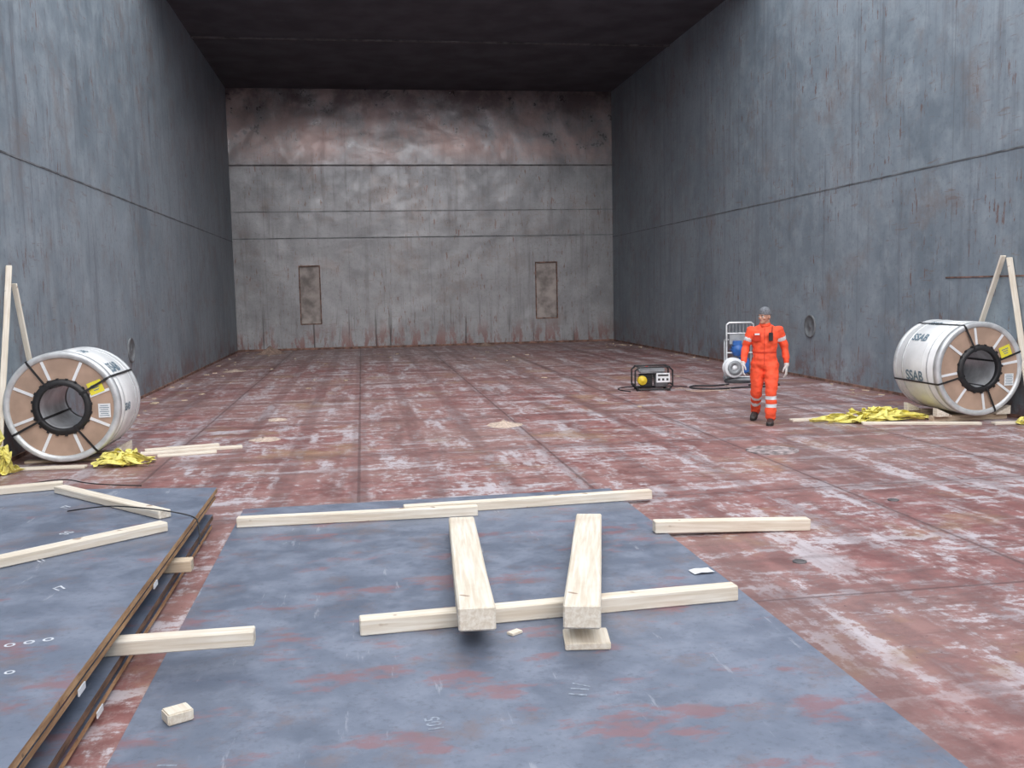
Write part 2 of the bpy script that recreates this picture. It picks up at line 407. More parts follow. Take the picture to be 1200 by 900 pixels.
g=[[bm.verts.new((i*.05,j*.035,.003+.008*abs(math.sin(i*1.3)*math.cos(j)))) for j in range(4)] for i in range(4)]
for i in range(3):
    for j in range(3): bm.faces.new((g[i][j],g[i+1][j],g[i+1][j+1],g[i][j+1]))
obj('paper_sheet',bm_mesh(bm),[M['wlabel']],None,(2.18,6.12,zp+.004),(0,0,.1))
# loose chips and debris, one object
rc=random.Random(4); bm=bmesh.new()
for i in range(90):
    u=rc.random()
    if u<.35: x,y=XL+abs(rc.gauss(0,.5))+.15,rc.uniform(14.5,34)
    elif u<.7: x,y=XR-abs(rc.gauss(0,.5))-.15,rc.uniform(15,34)
    else: x,y=rc.uniform(-3.5,8.5),rc.uniform(14.5,34)
    s=rc.uniform(.02,.06); add_box(bm,(x,y,.008),(s*rc.uniform(1,2.6),s,.014),Matrix.Rotation(rc.random()*3,3,'Z'))
obj('wood_chips',bm_mesh(bm),[M['woodw']])

# ------------------------------------------------------------------ coils
def coil(loc,r,L,rot0,side,tilt=0):
    E=empty('steel_coil',loc,(0,0,tilt)); k=r/.67
    R=lambda a:a*k
    bm=bmesh.new(); lathe(bm,[(r-.012,.045),(r-.004,.05),(r-.004,L-.05),(r-.012,L-.045)],96)
    lathe(bm,[(r-.004,L*.33),(r,L*.335),(r,L*.345),(r-.004,L*.35)],96); obj('wrap',bm_mesh(bm),[M['white']],E)
    for nm,y0,sg in(('front_rim',0,1),('rear_rim',L,-1)):
        bm=bmesh.new(); lathe(bm,[(R(.595),y0+sg*.02),(R(.60),y0+sg*.002),(R(.655),y0),(r,y0+sg*.01),(r+.003,y0+sg*.03),(r+.003,y0+sg*.09),(r-.01,y0+sg*.095)],96); obj(nm,bm_mesh(bm),[M['steel']],E)
        bm=bmesh.new(); lathe(bm,[(R(.30),y0+sg*.02),(R(.60),y0+sg*.02)],96); obj(nm.replace('rim','cover'),bm_mesh(bm),[M['brown']],E)
        bm=bmesh.new(); lathe(bm,[(R(.265),y0+sg*.05),(R(.265),y0-sg*.012),(R(.275),y0-sg*.018),(R(.325),y0-sg*.015),(R(.343),y0+sg*.015)],72)
        for i in range(20):
            a=2*math.pi*(i+.3)/20; add_box(bm,(R(.335)*math.cos(a),y0+sg*.004,R(.335)*math.sin(a)),(.036*k,.022,.03*k),Matrix.Rotation(-a,3,'Y'))
        obj(nm.replace('rim','core_ring'),bm_mesh(bm),[M['black']],E)
    bm=bmesh.new(); lathe(bm,[(R(.268),.02),(R(.262),L*.3),(R(.268),L*.32),(R(.262),L*.65),(R(.268),L-.02)],72); obj('bore',bm_mesh(bm),[M['bore']],E)
    bm=bmesh.new()
    for i in range(8):
        a=rot0+2*math.pi*i/8; add_box(bm,(R(.470)*math.cos(a),.014,R(.470)*math.sin(a)),(.24*k,.008,.034),Matrix.Rotation(-a,3,'Y'))
    obj('face_tape',bm_mesh(bm),[M['wlabel']],E)
    # black bands through the eye
    for i,a in enumerate((rot0+.25,rot0+1.75,rot0+3.35,rot0+4.9)):
        ra=Matrix.Rotation(-a,3,'Y'); bm=bmesh.new()
        loop=[(R(.262),0-.012),(R(.262),-.02),(R(.33),-.022),(R(.64),-.006),(r+.006,.012),(r+.007,L-.012),(R(.64),L+.006),(R(.33),L+.022),(R(.258),L+.012),(R(.256),L*.5)]
        sk=.10 if i%2 else -.08
        w=.013
        prev=None;first=None
        for rr,y in loop:
            off=sk*(rr-.262)
            ring=[bm.verts.new(ra@Vector((rr,y,off+s*w))) for s in(-1,1)]
            if prev: bm.faces.new((prev[0],prev[1],ring[1],ring[0]))
            else: first=ring
            prev=ring
        bm.faces.new((prev[0],prev[1],first[1],first[0]))
        me=bm_mesh(bm); o=obj('band_%d'%(i+1),me,[M['black']],E); s=o.modifiers.new('s','SOLIDIFY'); s.thickness=.004; s.offset=0
    bm=bmesh.new()
    for y in(L*.22,L*.78): lathe(bm,[(r-.003,y-.012),(r+.004,y-.010),(r+.004,y+.010),(r-.003,y+.012)],96)
    obj('hoop_band',bm_mesh(bm),[M['steel']],E)
    la=.52 if side=='L' else .55
    o=box('yellow_label',(R(.46)*math.cos(la),.008,R(.46)*math.sin(la)),(.17,.004,.15),M['ylabel'],E,(0,-.35,0))
    bm=bmesh.new(); 
    for j in range(3): add_box(bm,(0,0,.03-.03*j),(.10-.02*j,.003,.012))
    obj('yellow_label_print',bm_mesh(bm),[M['ink']],E,(R(.46)*math.cos(la),.0045,R(.46)*math.sin(la)),(0,-.35,0))
    la=-.12 if side=='L' else -.35
    box('white_label',(R(.49)*math.cos(la),.008,R(.49)*math.sin(la)),(.14,.004,.17),M['wlabel'],E)
    bm=bmesh.new()
    for j in range(6): add_box(bm,(0,0,.06-.024*j),(.09+.02*(j%2),.003,.007))
    obj('white_label_print',bm_mesh(bm),[M['ink']],E,(R(.49)*math.cos(la),.0045,R(.49)*math.sin(la)))
    # printed lettering wrapped on the cylinder
    for (ang,y0,sz) in (((0.62,.34,.20),(1.25,.34,.13),(-.15,.34,.13)) if side=='L' else ((math.pi+.28,.28,.20),(math.pi-.62,.34,.17),(math.pi-1.15,.34,.12))):
        cu=bpy.data.curves.new('t','FONT'); cu.body='SSAB'; cu.size=sz; cu.offset=.004
        o=bpy.data.objects.new('t',cu); COL.objects.link(o); dg=bpy.context.evaluated_depsgraph_get()
        me=bpy.data.meshes.new_from_object(o.evaluated_get(dg)); bpy.data.objects.remove(o)
        b2=bmesh.new(); b2.from_mesh(me); bmesh.ops.triangulate(b2,faces=b2.faces); bmesh.ops.subdivide_edges(b2,edges=[e for e in b2.edges if e.calc_length()>.05],cuts=2)
        for v in b2.verts:
            tx,ty=v.co.x,v.co.y
            if side=='L': a=ang+ty/r; y=y0-.1+tx
            else: a=ang-ty/r; y=y0+.5-tx
            rr=r+.002; v.co=(rr*math.cos(a),y,rr*math.sin(a))
        me=bm_mesh(b2,'lettering'); me.materials.clear(); obj('lettering',me,[M['ink']],E)
    return E
coil((-3.60,12.10,.705),.665,1.10,.35,'L',0.0)
coil((8.52,12.20,.752),.66,1.12,.15,'R')
# dunnage and chocks around coils
beam('coil_bearer',(7.95,12.45,0),(9.10,12.45,0),.12,.08,M['woodw'],None,0)
beam('coil_bearer',(7.95,13.15,0),(9.10,13.15,0),.12,.08,M['woodw'],None,0)
beam('coil_bearer',(-4.15,12.40,0),(-3.05,12.40,0),.12,.03,M['woodw'],None,0)
beam('coil_bearer',(-4.15,12.95,0),(-3.05,12.95,0),.12,.03,M['woodw'],None,0)
def wedge(x,y,z,sg,s=.26,h=.2,d=.1):
    bm=bmesh.new(); pr=[(0,0),(s,0),(s,.02),(0,h)]
    A=[bm.verts.new((sg*a,-d/2,b)) for a,b in pr]; B=[bm.verts.new((sg*a,d/2,b)) for a,b in pr]
    bm.faces.new(A);bm.faces.new(B[::-1])
    for i in range(4): bm.faces.new((A[i],A[(i+1)%4],B[(i+1)%4],B[i]))
    return obj('wooden_chock',bm_mesh(bm),[M['wood']],None,(x,y,z))
def chock(x,y,z,sg): return wedge(x,y,z,sg,.22,.12)
chock(7.95,12.36,.081,1);chock(9.09,12.36,.081,-1);chock(7.95,13.1,.081,1)
chock(-3.03,12.40,.031,-1);chock(-3.03,12.95,.031,-1)
beam('timber_board',(6.10,13.02,0),(7.70,13.09,0),.13,.035,M['wood'])
beam('timber_board',(6.9,12.46,0),(8.40,11.98,0),.12,.035,M['wood'])
beam('timber_board',(8.55,11.93,0),(9.2,11.88,0),.12,.035,M['wood'])
beam('timber_board',(-2.85,12.62,0),(-1.62,12.85,0),.12,.035,M['wood'])
beam('timber_board',(-2.85,12.86,0),(-1.95,13.1,0),.13,.035,M['wood'])
beam('timber_board',(-2.6,12.40,0),(-1.9,12.53,0),.10,.03,M['wood'])
beam('timber_board',(-4.1,11.90,0),(-3.3,11.85,0),.12,.03,M['wood'])
# leaning boards
beam('leaning_board',(-4.29,11.93,.0),(-4.325,12.85,2.42),.07,.03,M['wood'])
beam('leaning_board',(-4.25,13.55,0),(-4.325,12.95,2.20),.07,.03,M['wood'])
beam('leaning_board',(9.215,12.02,.0),(9.215,12.62,2.30),.09,.03,M['wood'])
beam('leaning_board',(9.13,13.7,0),(9.215,12.72,2.33),.09,.03,M['wood'])
# webbing heaps
def webbing(name,c,sx,sy,h,n,seed,spread=1.):
    rnd=random.Random(seed); bm=bmesh.new()
    for k in range(n):
        a=rnd.random()*6.28; cx=rnd.uniform(-.5,.5)*sx; cy=rnd.uniform(-.5,.5)*sy
        pts=[];m=44;ph=rnd.random()*6;f1=rnd.uniform(1.2,2.4);f2=rnd.uniform(1.5,3)
        for i in range(m):
            t=i/(m-1)
            x=cx*.5+sx*.5*math.sin(f1*t*6.28*.6+ph)*(.6+.4*math.sin(t*9+k)); y=cy*.5+sy*.5*math.cos(f2*t*6.28*.5+ph*1.7)
            e=max(0,1-(x/sx)**2*2.4-(y/sy)**2*1.5)
            z=.035+h*e*(.45+.55*math.sin(t*17+ph*3+k))*.8
            pts.append((x,y,max(.03,z)))
        ribbon_bm(bm,pts,.06,.004,lambda i,ph=ph:.8*math.sin(i*.35+ph))
    return obj(name,bm_mesh(bm),[M['yellow']],None,c)
webbing('yellow_lifting_sling',(-2.92,11.98,0),.55,.35,.20,8,3)
webbing('yellow_lifting_sling',(7.20,12.76,.0),1.3,.32,.20,12,5)
webbing('yellow_lifting_sling',(9.0,11.72,.0),.35,.2,.16,4,8)
webbing('yellow_lifting_sling',(-4.15,11.65,.0),.25,.2,.4,5,9)
bm=bmesh.new(); ribbon_bm(bm,[(-4.20+.02*math.sin(i*.8),11.75+.03*i/20,.05+i*.035) for i in range(18)],.07,.004,lambda i:.4*math.sin(i*.4))
obj('yellow_lifting_sling',bm_mesh(bm),[M['yellow']])

# sawdust heaps
def heap(x,y,rx,ry,h,m,seed):
    bm=bmesh.new(); rings=[];n=28
    for j in range(8):
        t=j/7; ring=[]
        for i in range(n):
            a=2*math.pi*i/n; w=1+.35*noise.noise((math.cos(a)*1.2+seed,math.sin(a)*1.2,0))
            rr=t*w; z=h*(1-t)**1.3*(1+.5*noise.noise((a*2,j,seed)))
            ring.append(bm.verts.new((rx*rr*math.cos(a),ry*rr*math.sin(a),z+.001)))
        rings.append(ring)
    for j in range(7):
        for i in range(n): bm.faces.new((rings[j][i],rings[j][(i+1)%n],rings[j+1][(i+1)%n],rings[j+1][i]))
    bmesh.ops.remove_doubles(bm,verts=bm.verts,dist=.0015)
    obj('sawdust_pile',bm_mesh(bm),[m],None,(x,y,0),(0,0,0),True)
heap(2.01,13.9,.27,.28,.07,M['dust'],1);heap(-1.40,13.5,.20,.22,.035,M['dust'],2);heap(-1.40,15.6,.16,.2,.03,M['dust'],3)
heap(-3.39,26.,.28,.4,.05,M['dust'],4);heap(-3.1,33.,.5,.4,.25,M['dusty'],5);heap(4.3,33.9,.4,.3,.12,M['dusty'],6)

# ------------------------------------------------------------------ generator
G=empty('portable_generator',(5.50,17.85,0),(0,0,-.12))
def rframe(name,y):
    w,h=.36,.46;c=.07
    p=[(-w+c,y,.03),(w-c,y,.03),(w,y,.03+c),(w,y,h-c),(w-c,y,h),(-w+c,y,h),(-w,y,h-c),(-w,y,.03+c),(-w+c,y,.03)]
    tube(name,p,.017,M['black'],G,smooth=False)
rframe('frame_front',-.22);rframe('frame_rear',.22)
for i,(x,z) in enumerate(((-.36,.12),(.36,.12),(-.3,.46),(.3,.46),(-.29,.03),(.29,.03))):
    tube('frame_bar_%d'%(i+1),[(x,-.22,z),(x,.22,z)],.015,M['black'],G,smooth=False)
box('fuel_tank',(-.02,0,.39),(.50,.34,.10),M['grey'],G,bevel=.03)
bm=bmesh.new(); lathe(bm,[(.001,.0),(.03,.0),(.03,.025),(.001,.025)],20,axis='z'); obj('fuel_cap',bm_mesh(bm),[M['redp']],G,(-.1,0,.44))
bm=bmesh.new(); lathe(bm,[(.001,-.12),(.12,-.12),(.14,-.09),(.14,.09),(.12,.12),(.001,.12)],28)
obj('alternator',bm_mesh(bm),[M['grey']],G,(.17,0,.19),(0,0,math.pi/2))
bm=bmesh.new(); lathe(bm,[(.001,-.02),(.03,-.02),(.035,-.01),(.08,-.01),(.09,0),(.09,.1),(.001,.1)],28)
obj('recoil_starter',bm_mesh(bm),[M['ypaint']],G,(-.21,-.15,.20))
bm=bmesh.new()
add_box(bm,(-.12,.02,.2),(.22,.22,.22))
for i in range(6): add_box(bm,(-.12,.02,.12+.035*i),(.26,.26,.008))
obj('engine_block',bm_mesh(bm),[M['black']],G)
box('control_panel',(.18,-.2,.25),(.26,.02,.18),M['wlabel'],G,bevel=.005)
bm=bmesh.new()
for i in range(3): add_box(bm,(.10+.08*i,-.215,.22),(.04,.012,.04))
add_box(bm,(.18,-.215,.30),(.20,.01,.03)); obj('sockets',bm_mesh(bm),[M['black']],G)
box('muffler',(.0,.15,.27),(.2,.1,.1),M['steel'],G,bevel=.02)
bm=bmesh.new()
for x in(-.29,.29):
    for y in(-.18,.18): add_box(bm,(x,y,.012),(.06,.06,.024))
obj('feet',bm_mesh(bm),[M['rubber']],G)

# ------------------------------------------------------------------ hose reel / pump machine
K=empty('pump_hose_cart',(7.66,18.75,0),(0,0,-.25))
tube('frame_left',[(-.27,0,.0),(-.27,0,1.18),(-.22,0,1.22),(.22,0,1.22),(.27,0,1.18),(.27,0,0)],.02,M['steel'],K,smooth=False)
tube('frame_rear',[(-.27,.35,.0),(-.27,.35,.85),(.27,.35,.85),(.27,.35,0)],.018,M['steel'],K,smooth=False)
for i,(a,b) in enumerate((((-.27,0,.15),(-.27,.35,.15)),((.27,0,.15),(.27,.35,.15)),((-.27,0,.85),(-.27,.35,.85)),((.27,0,.85),(.27,.35,.85)),((-.27,0,.6),(.27,0,.6)),((-.27,0,1.0),(.27,0,1.0)),((-.27,0,.1),(.27,0,.1)))):
    tube('strut_%d'%(i+1),[a,b],.014,M['steel'],K,smooth=False)
bm=bmesh.new()
for i in range(7): add_box(bm,(-.21+.07*i,.02,1.1),(.012,.02,.2))
add_box(bm,(0,.05,.88),(.42,.1,.2)); obj('guard_grille',bm_mesh(bm),[M['grey']],K)
bm=bmesh.new(); lathe(bm,[(.001,-.18),(.09,-.17),(.13,-.13),(.13,.12),(.10,.17),(.001,.18)],28)
for i in range(12):
    a=i*math.pi/6; add_box(bm,(.135*math.cos(a),0,.135*math.sin(a)),(.03,.24,.01),Matrix.Rotation(-a,3,'Y'))
obj('blue_motor',bm_mesh(bm),[M['blue']],K,(-.04,.10,.66))
box('motor_box',(-.06,.0,.80),(.18,.12,.1),M['blue'],K,bevel=.01)
box('pump_body',(.08,.17,.33),(.24,.26,.34),M['blue'],K,bevel=.03)
bm=bmesh.new()
lathe(bm,[(.05,-.05),(.19,-.06),(.205,-.04),(.205,-.02),(.16,0),(.16,.08),(.205,.1),(.205,.12),(.05,.13)],40)
lathe(bm,[(.001,-.07),(.05,-.07),(.05,.13)],24)
obj('hose_reel',bm_mesh(bm),[M['wlabel']],K,(-.14,-.12,.30),(0,0,.2))
bm=bmesh.new(); lathe(bm,[(.06,-.064),(.15,-.066),(.15,-.075),(.06,-.075)],40,True)
obj('reel_disc',bm_mesh(bm),[M['grey']],K,(-.14,-.12,.30),(0,0,.2))
tube('hose_loop',[(-.14,-.1,.1),(-.35,-.15,.05),(-.3,-.35,.025),(.0,-.4,.025),(.3,-.25,.025),(.32,.0,.05),(.1,.1,.25)],.022,M['hose'],K)
box('base_plate',(0,.17,.05),(.6,.45,.05),M['grey'],K,bevel=.008)
def ground_line(name,pts,r,mat):
    return tube(name,[(x,y,r+.001) for x,y in pts],r,mat)
ground_line('rubber_hose',[(7.2,18.2),(6.9,18.0),(6.4,18.2),(6.2,17.7),(6.7,17.4),(7.3,17.6),(7.8,17.5),(8.2,17.9),(7.9,18.1),(7.5,17.9)],.016,M['hose'])
ground_line('rubber_hose',[(5.0,17.6),(4.8,18.0),(5.1,18.5),(5.9,18.5),(6.3,18.1)],.010,M['hose'])
ground_line('power_cable',[(5.95,17.8),(6.2,18.0),(6.0,17.3),(6.5,17.2),(7.0,17.3),(7.1,18.2)],.008,M['dust'])

# ------------------------------------------------------------------ man
def ring_pts(c,ax,ay,n=16): return [Vector(c)+ax*math.cos(2*math.pi*i/n)+ay*math.sin(2*math.pi*i/n) for i in range(n)]
def loft(bm,rings):
    R_=[[bm.verts.new(p) for p in r] for r in rings]; n=len(R_[0])
    for a,b in zip(R_,R_[1:]):
        for i in range(n): bm.faces.new((a[i],a[(i+1)%n],b[(i+1)%n],b[i]))
    bm.faces.new(R_[0][::-1]); bm.faces.new(R_[-1])
def zloft(bm,prof,n=20):
    """(z, cx, cy, rx, ry)"""
    loft(bm,[ring_pts((cx,cy,z),Vector((rx,0,0)),Vector((0,ry,0)),n) for z,cx,cy,rx,ry in prof])
def limb(bm,pts,rad,n=14,sub=5,flat=None):
    P=[Vector(p) for p in pts]; rings=[]
    Q=[];Rr=[]
    for i in range(len(P)-1):
        for s in range(sub):
            t=s/sub
            p0=P[max(i-1,0)];p1=P[i];p2=P[i+1];p3=P[min(i+2,len(P)-1)]
            c=.5*((2*p1)+(p2-p0)*t+(2*p0-5*p1+4*p2-p3)*t*t+(3*p1-p0-3*p2+p3)*t**3); Q.append(c); Rr.append(rad[i]*(1-t)+rad[i+1]*t)
    Q.append(P[-1]);Rr.append(rad[-1])
    for i,q in enumerate(Q):
        d=(Q[min(i+1,len(Q)-1)]-Q[max(i-1,0)]).normalized()
        u=d.cross(Vector((0,1,0)) if abs(d.y)<.9 else Vector((1,0,0))).normalized(); v=d.cross(u)
        r=Rr[i]; rings.append(ring_pts(q,u*r,v*r,n))
    d0=(Q[0]-Q[1]).normalized();d1=(Q[-1]-Q[-2]).normalized()
    def shr(ring,c,off,s): return [c+off+(p-c)*s for p in ring]
    rings=[shr(rings[0],Q[0],d0*Rr[0]*.6,.55)]+rings+[shr(rings[-1],Q[-1],d1*Rr[-1]*.6,.55)]
    loft(bm,rings)
def remesh(name,bm,vox,mats,parent,smooth_it=4,disp=0.,dscale=.12,loc=(0,0,0),rot=(0,0,0)):
    o=obj(name,bm_mesh(bm,name),mats,parent,loc,rot)
    m=o.modifiers.new('r','REMESH'); m.mode='VOXEL'; m.voxel_size=vox; m.use_smooth_shade=True
    m=o.modifiers.new('s','SMOOTH'); m.iterations=smooth_it; m.factor=.5
    bake(o)
    if disp:
        for v in o.data.vertices:
            c=v.co
            w=noise.noise((c.x/dscale,c.y/dscale,c.z/(dscale*.55)))+.5*noise.noise((c.x/dscale*2.3+9,c.y/dscale*2.3,c.z/dscale*3.2))
            v.co=c+v.normal*disp*w
    for p in o.data.polygons: p.use_smooth=True
    if not o.data.materials:
        for m in mats:o.data.materials.append(m)
    return o

MAN=empty('worker_in_orange_coverall',(5.72,13.08,0),(0,0,math.radians(-26)))
hipR=(-.095,.01,.855);kneeR=(-.115,-.005,.46);ankR=(-.135,.26,.14)
hipL=(.095,-.01,.855);kneeL=(.100,-.17,.475);ankL=(.095,-.20,.09)
shR=(-.185,-.005,1.345);elR=(-.270,.02,1.09);wrR=(-.295,-.10,.885)
shL=(.185,.02,1.345);elL=(.275,.07,1.09);wrL=(.30,.02,.865)
bm=bmesh.new()
zloft(bm,[(.78,0,.0,.13,.105),(.84,0,.0,.175,.125),(.92,0,.0,.180,.128),(1.0,0,.0,.168,.118),(1.06,0,-.002,.165,.115),(1.15,0,-.005,.180,.122),(1.25,0,-.002,.198,.125),(1.32,0,.005,.200,.112),(1.37,0,.012,.165,.088),(1.405,0,.015,.095,.07),(1.43,0,.012,.06,.06)],24)
for h,kn,an in((hipR,kneeR,ankR),(hipL,kneeL,ankL)):
    limb(bm,[h,tuple((Vector(h)+Vector(kn))/2),kn,tuple((Vector(kn)+Vector(an))/2),an],[.112,.100,.082,.079,.070])
for s_,e_,w_ in((shR,elR,wrR),(shL,elL,wrL)):
    limb(bm,[s_,tuple((Vector(s_)+Vector(e_))/2),e_,tuple((Vector(e_)+Vector(w_))/2),w_],[.075,.066,.056,.052,.043])
suit=remesh('coverall',bm,.0125,[M['suit'],M['refl'],M['suitd']],MAN,3,.014,.13)
def seg_t(c,a,b):
    a=Vector(a);b=Vector(b);d=b-a;t=(c-a).dot(d)/d.length_squared; return t,(c-(a+d*t)).length
for p in suit.data.polygons:
    c=p.center
    for a,b,rng,mr in((kneeR,ankR,((.18,.32),(.48,.62)),.12),(kneeL,ankL,((.18,.32),(.48,.62)),.12),(shR,elR,((.42,.62),),.095),(shL,elL,((.42,.62),),.095)):
        t,d=seg_t(c,a,b)
        if d<mr and any(u<t<v for u,v in rng) and (abs(c.x)>.185 if a in(shR,shL) else True): p.material_index=1
    if abs(c.x)<.008 and c.y<0 and c.z>.84: p.material_index=2
    if 1.005<c.z<1.03 and abs(c.x)<.2 : p.material_index=2
# collar
bm=bmesh.new()
n=28
prof=[(1.385,.092,.082),(1.44,.078,.072),(1.445,.072,.066),(1.39,.08,.072)]
rr=[[bm.verts.new((rx*math.sin(a),.012-ry*math.cos(a)-.006*(1.44-z)/.05,z-.022*math.exp(-(a if a<math.pi else 2*math.pi-a)**2*3))) for a in [2*math.pi*i/n for i in range(n)]] for z,rx,ry in prof]
for i in range(4):
    A,B=rr[i],rr[(i+1)%4]
    for k_ in range(n): bm.faces.new((A[k_],A[(k_+1)%n],B[(k_+1)%n],B[k_]))
obj('collar',bm_mesh(bm),[M['suit']],MAN,smooth=True)
box('pocket_right',(-.10,-.125,1.24),(.10,.014,.11),M['suitd'],MAN,(.05,0,-.15),.004)
box('radio_body',(.09,-.145,1.25),(.058,.035,.12),M['black'],MAN,(.05,0,.12),.006)
tube('radio_antenna',[(.105,-.145,1.3),(.11,-.145,1.40)],.006,M['black'],MAN,smooth=False)
box('chest_badge',(-.10,-.136,1.285),(.07,.006,.025),M['wlabel'],MAN,(.05,0,-.15),.002)
# gloves
def hand(name,w,side):
    """side=-1 his right (image left). Fingers hang down; palm faces the body."""
    bm=bmesh.new(); inn=-side
    limb(bm,[(0,.0,.03),(0,0,-.01)],[.036,.034],12,3)     # cuff
    loft(bm,[ring_pts((0,0,z),Vector((rx,0,0)),Vector((0,ry,0)),14) for z,rx,ry in((.0,.022,.030),(-.03,.020,.040),(-.07,.018,.045),(-.098,.014,.042))])
    for y,L,r in((-.034,.078,.0098),(-.0115,.086,.0102),(.0115,.080,.0098),(.033,.064,.0088)):
        c=random.uniform(.30,.42); p=Vector((0,y,-.085)); pts=[tuple(p)]; ang=.10
        for fr in(.46,.30,.24):
            p=p+Vector((inn*math.sin(ang),0.0,-math.cos(ang)))*(L*fr+.006); pts.append(tuple(p)); ang+=c
        limb(bm,pts,[r*1.08,r,r*.93,r*.8],10,3)
    limb(bm,[(inn*.008,-.030,-.025),(inn*.022,-.056,-.052),(inn*.030,-.066,-.082),(inn*.034,-.064,-.104)],[.017,.0125,.0115,.0095],10,3)
    o=remesh(name,bm,.0036,[M['glove']],MAN,2)
    return o
hR=hand('glove_right',wrR,-1); hR.location=(wrR[0]-.004,wrR[1]-.020,wrR[2]-.033); hR.rotation_euler=(-.40,.05,.15)
hL=hand('glove_left',wrL,1); hL.location=(wrL[0]+.003,wrL[1]-.010,wrL[2]-.035); hL.rotation_euler=(-.18,-.03,-.2)
# boots
def boot(name,an,yaw,pitch):
    bm=bmesh.new()
    limb(bm,[(0,0,.14),(0,.0,.05)],[.052,.05],16,3)
    rings=[]
    for y,hw,z0,z1 in((.085,.022,.02,.06),(.075,.036,.012,.09),(.04,.042,.01,.10),(0,.042,.01,.11),(-.05,.044,.01,.095),(-.10,.050,.01,.075),(-.15,.050,.01,.065),(-.185,.040,.012,.055),(-.205,.02,.018,.04)):
        rings.append(ring_pts((0,y,(z0+z1)/2),Vector((hw,0,0)),Vector((0,0,(z1-z0)/2)),18))
    loft(bm,rings)
    o=remesh(name,bm,.006,[M['boot']],MAN,3)
    b2=bmesh.new(); out=[(.0,.09),(.03,.08),(.042,.04),(.040,-.02),(.05,-.09),(.052,-.14),(.042,-.185),(.018,-.21)]
    pl=[(x,y) for x,y in out]+[(-x,y) for x,y in out[::-1] if x>0]
    b=[b2.verts.new((x,y,0)) for x,y in pl]; t=[b2.verts.new((x,y,.022)) for x,y in pl]
    b2.faces.new(b);b2.faces.new(t)
    for i in range(len(pl)): b2.faces.new((b[i],b[(i+1)%len(pl)],t[(i+1)%len(pl)],t[i]))
    s=obj(name+'_sole',bm_mesh(b2),[M['rubber']],o)
    o.location=(an[0],an[1],0); o.rotation_euler=(pitch,0,yaw)
    return o
boot('boot_left',ankL,-.05,0)
b=boot('boot_right',ankR,-.20,0); 
b.rotation_euler=(.38,0,-.20); b.location=(ankR[0],ankR[1]+.02,.079)
# head
HD=empty('head',(0,.0,1.43),(math.radians(2),0,math.radians(-38))); HD.parent=MAN
bm=bmesh.new()
zl=[(.0,.018,-.078,-.045),(.012,.034,-.088,-.02),(.035,.048,-.090,.02),(.06,.058,-.088,.055),(.09,.066,-.086,.078),(.12,.071,-.087,.090),(.15,.073,-.086,.094),(.18,.070,-.074,.088),(.205,.055,-.05,.07),(.222,.03,-.02,.04)]
loft(bm,[ring_pts((0,(a+b_)/2,z-.0),Vector((w,0,0)),Vector((0,(b_-a)/2,0)),24) for z,w,a,b_ in zl])
limb(bm,[(0,.02,-.06),(0,.022,.05)],[.056,.054],16,4)  # neck
loft(bm,[ring_pts((0,y,z),Vector((w,0,0)),Vector((0,d,0)),10) for z,y,w,d in((.118,-.082,.008,.010),(.10,-.088,.011,.014),(.082,-.094,.015,.018),(.074,-.092,.016,.017),(.068,-.084,.010,.01))])
loft(bm,[ring_pts((x,-.082,.128),Vector((0,.010,0)),Vector((0,0,.008)),8) for x in(-.045,-.02,.0,.02,.045)])
for s in(-1,1):
    limb(bm,[(s*.035,-.066,.085),(s*.045,-.055,.075)],[.022,.020],10,2)
    loft(bm,[ring_pts((s*x,.012,.098),Vector((0,ry,.004)),Vector((0,-.004,rz)),12) for x,ry,rz in((.060,.012,.022),(.076,.019,.030),(.083,.017,.028))])
limb(bm,[(-.02,-.080,.052),(0,-.088,.052),(.02,-.080,.052)],[.007,.009,.007],8,3)
limb(bm,[(0,-.078,.018),(0,-.076,.028)],[.018,.018],10,2)
head=remesh('face',bm,.0042,[M['skin'],M['hair'],M['lip']],HD,3)
for p in head.data.polygons:
    c=p.center
    if c.z>.115 and c.y>.01 and abs(c.x)>.02: p.material_index=1
    if c.z>.06 and c.y>.045: p.material_index=1
    if .046<c.z<.058 and abs(c.x)<.024 and c.y<-.082: p.material_index=2
for s in(-1,1):
    bm=bmesh.new(); bmesh.ops.create_uvsphere(bm,u_segments=16,v_segments=12,radius=.0125); obj('eye_%s'%('r' if s<0 else 'l'),bm_mesh(bm),[M['eye']],HD,(s*.031,-.0775,.108),smooth=True)
    bm=bmesh.new(); bmesh.ops.create_uvsphere(bm,u_segments=12,v_segments=8,radius=.0062); obj('iris_%s'%('r' if s<0 else 'l'),bm_mesh(bm),[M['iris']],HD,(s*.031,-.0855,.108),smooth=True)
    bm=bmesh.new(); limb(bm,[(s*.016,-.094,.125),(s*.032,-.094,.129),(s*.048,-.084,.124)],[.0035,.0045,.003],8,3); obj('brow_%s'%('r' if s<0 else 'l'),bm_mesh(bm),[M['hair']],HD,smooth=True)
bm=bmesh.new()
prof=[(.128,.079,.096),(.130,.084,.101),(.165,.085,.102),(.168,.081,.099),(.19,.078,.094),(.215,.064,.078),(.235,.042,.05),(.244,.015,.02),(.245,.002,.002)]
rr=[ring_pts((0,.006+(.006 if z<.17 else 0),z+0),Vector((rx,0,0)),Vector((0,ry,0)),28) for z,rx,ry in prof]
for r_ in rr:
    for p in r_: p.z-= .12*max(0,p.y)*(1 if p.z<.2 else .3)
R_=[[bm.verts.new(p) for p in r] for r in rr]
for a,b_ in zip(R_,R_[1:]):
    for i in range(28): bm.faces.new((a[i],a[(i+1)%28],b_[(i+1)%28],b_[i]))
o=obj('beanie',bm_mesh(bm),[M['beanie']],HD,smooth=True); m=o.modifiers.new('s','SOLIDIFY'); m.thickness=.006; m=o.modifiers.new('d','SUBSURF'); m.levels=m.render_levels=1

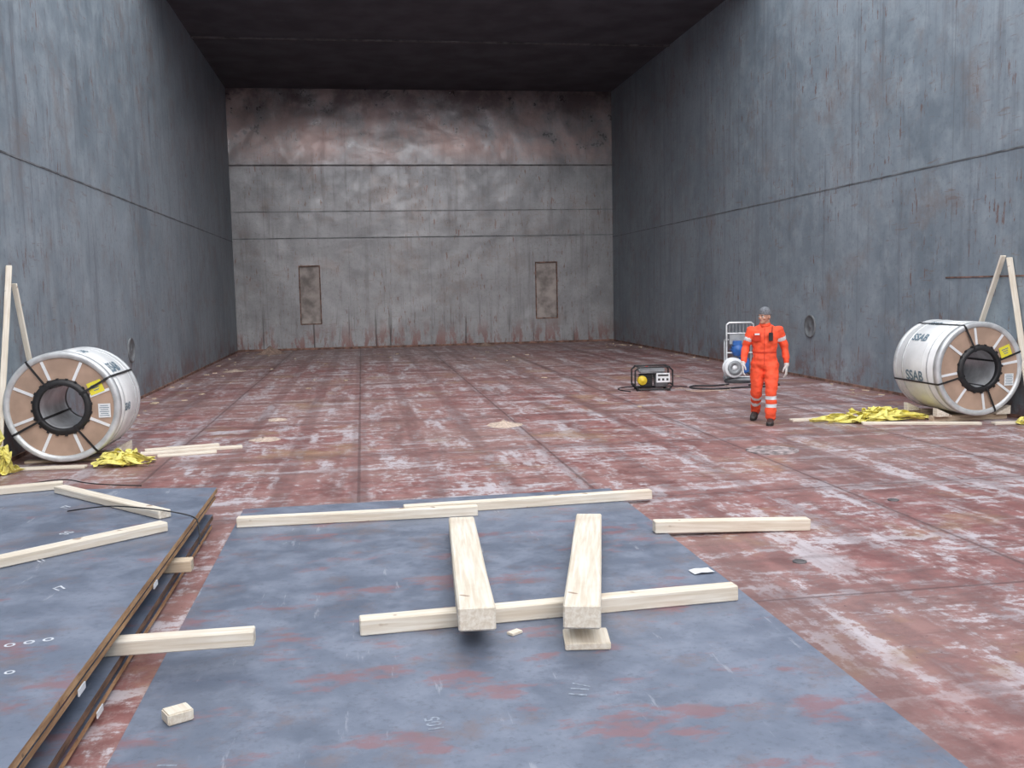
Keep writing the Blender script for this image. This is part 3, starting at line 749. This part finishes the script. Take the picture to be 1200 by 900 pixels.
# ------------------------------------------------------------------ light: overcast sky, brighter low behind the camera side
W=bpy.data.worlds.new('overcast_sky'); S.world=W; W.use_nodes=True; nt=W.node_tree
bg=nt.nodes['Background']; bg.inputs[1].default_value=1.08
tc=nt.nodes.new('ShaderNodeTexCoord'); sx=nt.nodes.new('ShaderNodeSeparateXYZ'); nt.links.new(tc.outputs['Generated'],sx.inputs[0])
cr=nt.nodes.new('ShaderNodeValToRGB'); nt.links.new(sx.outputs[2],cr.inputs[0])
cr.color_ramp.elements[0].color=(.72,.80,.92,1); cr.color_ramp.elements[1].color=(.95,.97,1,1)
def wm(op,a,b):
    nd=nt.nodes.new('ShaderNodeVectorMath'); nd.operation=op
    for i,v in enumerate((a,b)):
        if isinstance(v,bpy.types.NodeSocket): nt.links.new(v,nd.inputs[i])
        else: nd.inputs[i].default_value=v
    return nd
L=Vector((.02,-1,.42)).normalized()
dp=wm('DOT_PRODUCT',tc.outputs['Generated'],tuple(L)).outputs['Value']
mx=nt.nodes.new('ShaderNodeMath'); mx.operation='MAXIMUM'; nt.links.new(dp,mx.inputs[0]); mx.inputs[1].default_value=0
pw=nt.nodes.new('ShaderNodeMath'); pw.operation='POWER'; nt.links.new(mx.outputs[0],pw.inputs[0]); pw.inputs[1].default_value=7
s1=nt.nodes.new('ShaderNodeVectorMath'); s1.operation='SCALE'; nt.links.new(cr.outputs[0],s1.inputs[0]); s1.inputs['Scale'].default_value=2.05
s2=nt.nodes.new('ShaderNodeVectorMath'); s2.operation='SCALE'; s2.inputs[0].default_value=(5.2,4.9,4.7); nt.links.new(pw.outputs[0],s2.inputs['Scale'])
ad=wm('ADD',s1.outputs[0],s2.outputs[0])
nt.links.new(ad.outputs[0],bg.inputs[0])

# ------------------------------------------------------------------ camera
f,yaw,pitch,roll=1122.3365,.1531,.0986,.0212
F=Vector((math.sin(yaw)*math.cos(pitch),math.cos(yaw)*math.cos(pitch),-math.sin(pitch)))
R0=Vector((math.cos(yaw),-math.sin(yaw),0));U0=R0.cross(F)
c_,s_=math.cos(roll),math.sin(roll);R1=c_*R0-s_*U0;U1=s_*R0+c_*U0
cd=bpy.data.cameras.new('camera'); cam=bpy.data.objects.new('camera',cd); COL.objects.link(cam)
m=Matrix((R1,U1,-F)).transposed().to_4x4(); m.translation=(0,0,2.0); cam.matrix_world=m
cd.sensor_width=36; cd.lens=f/1200*36; cd.clip_end=300
S.camera=cam
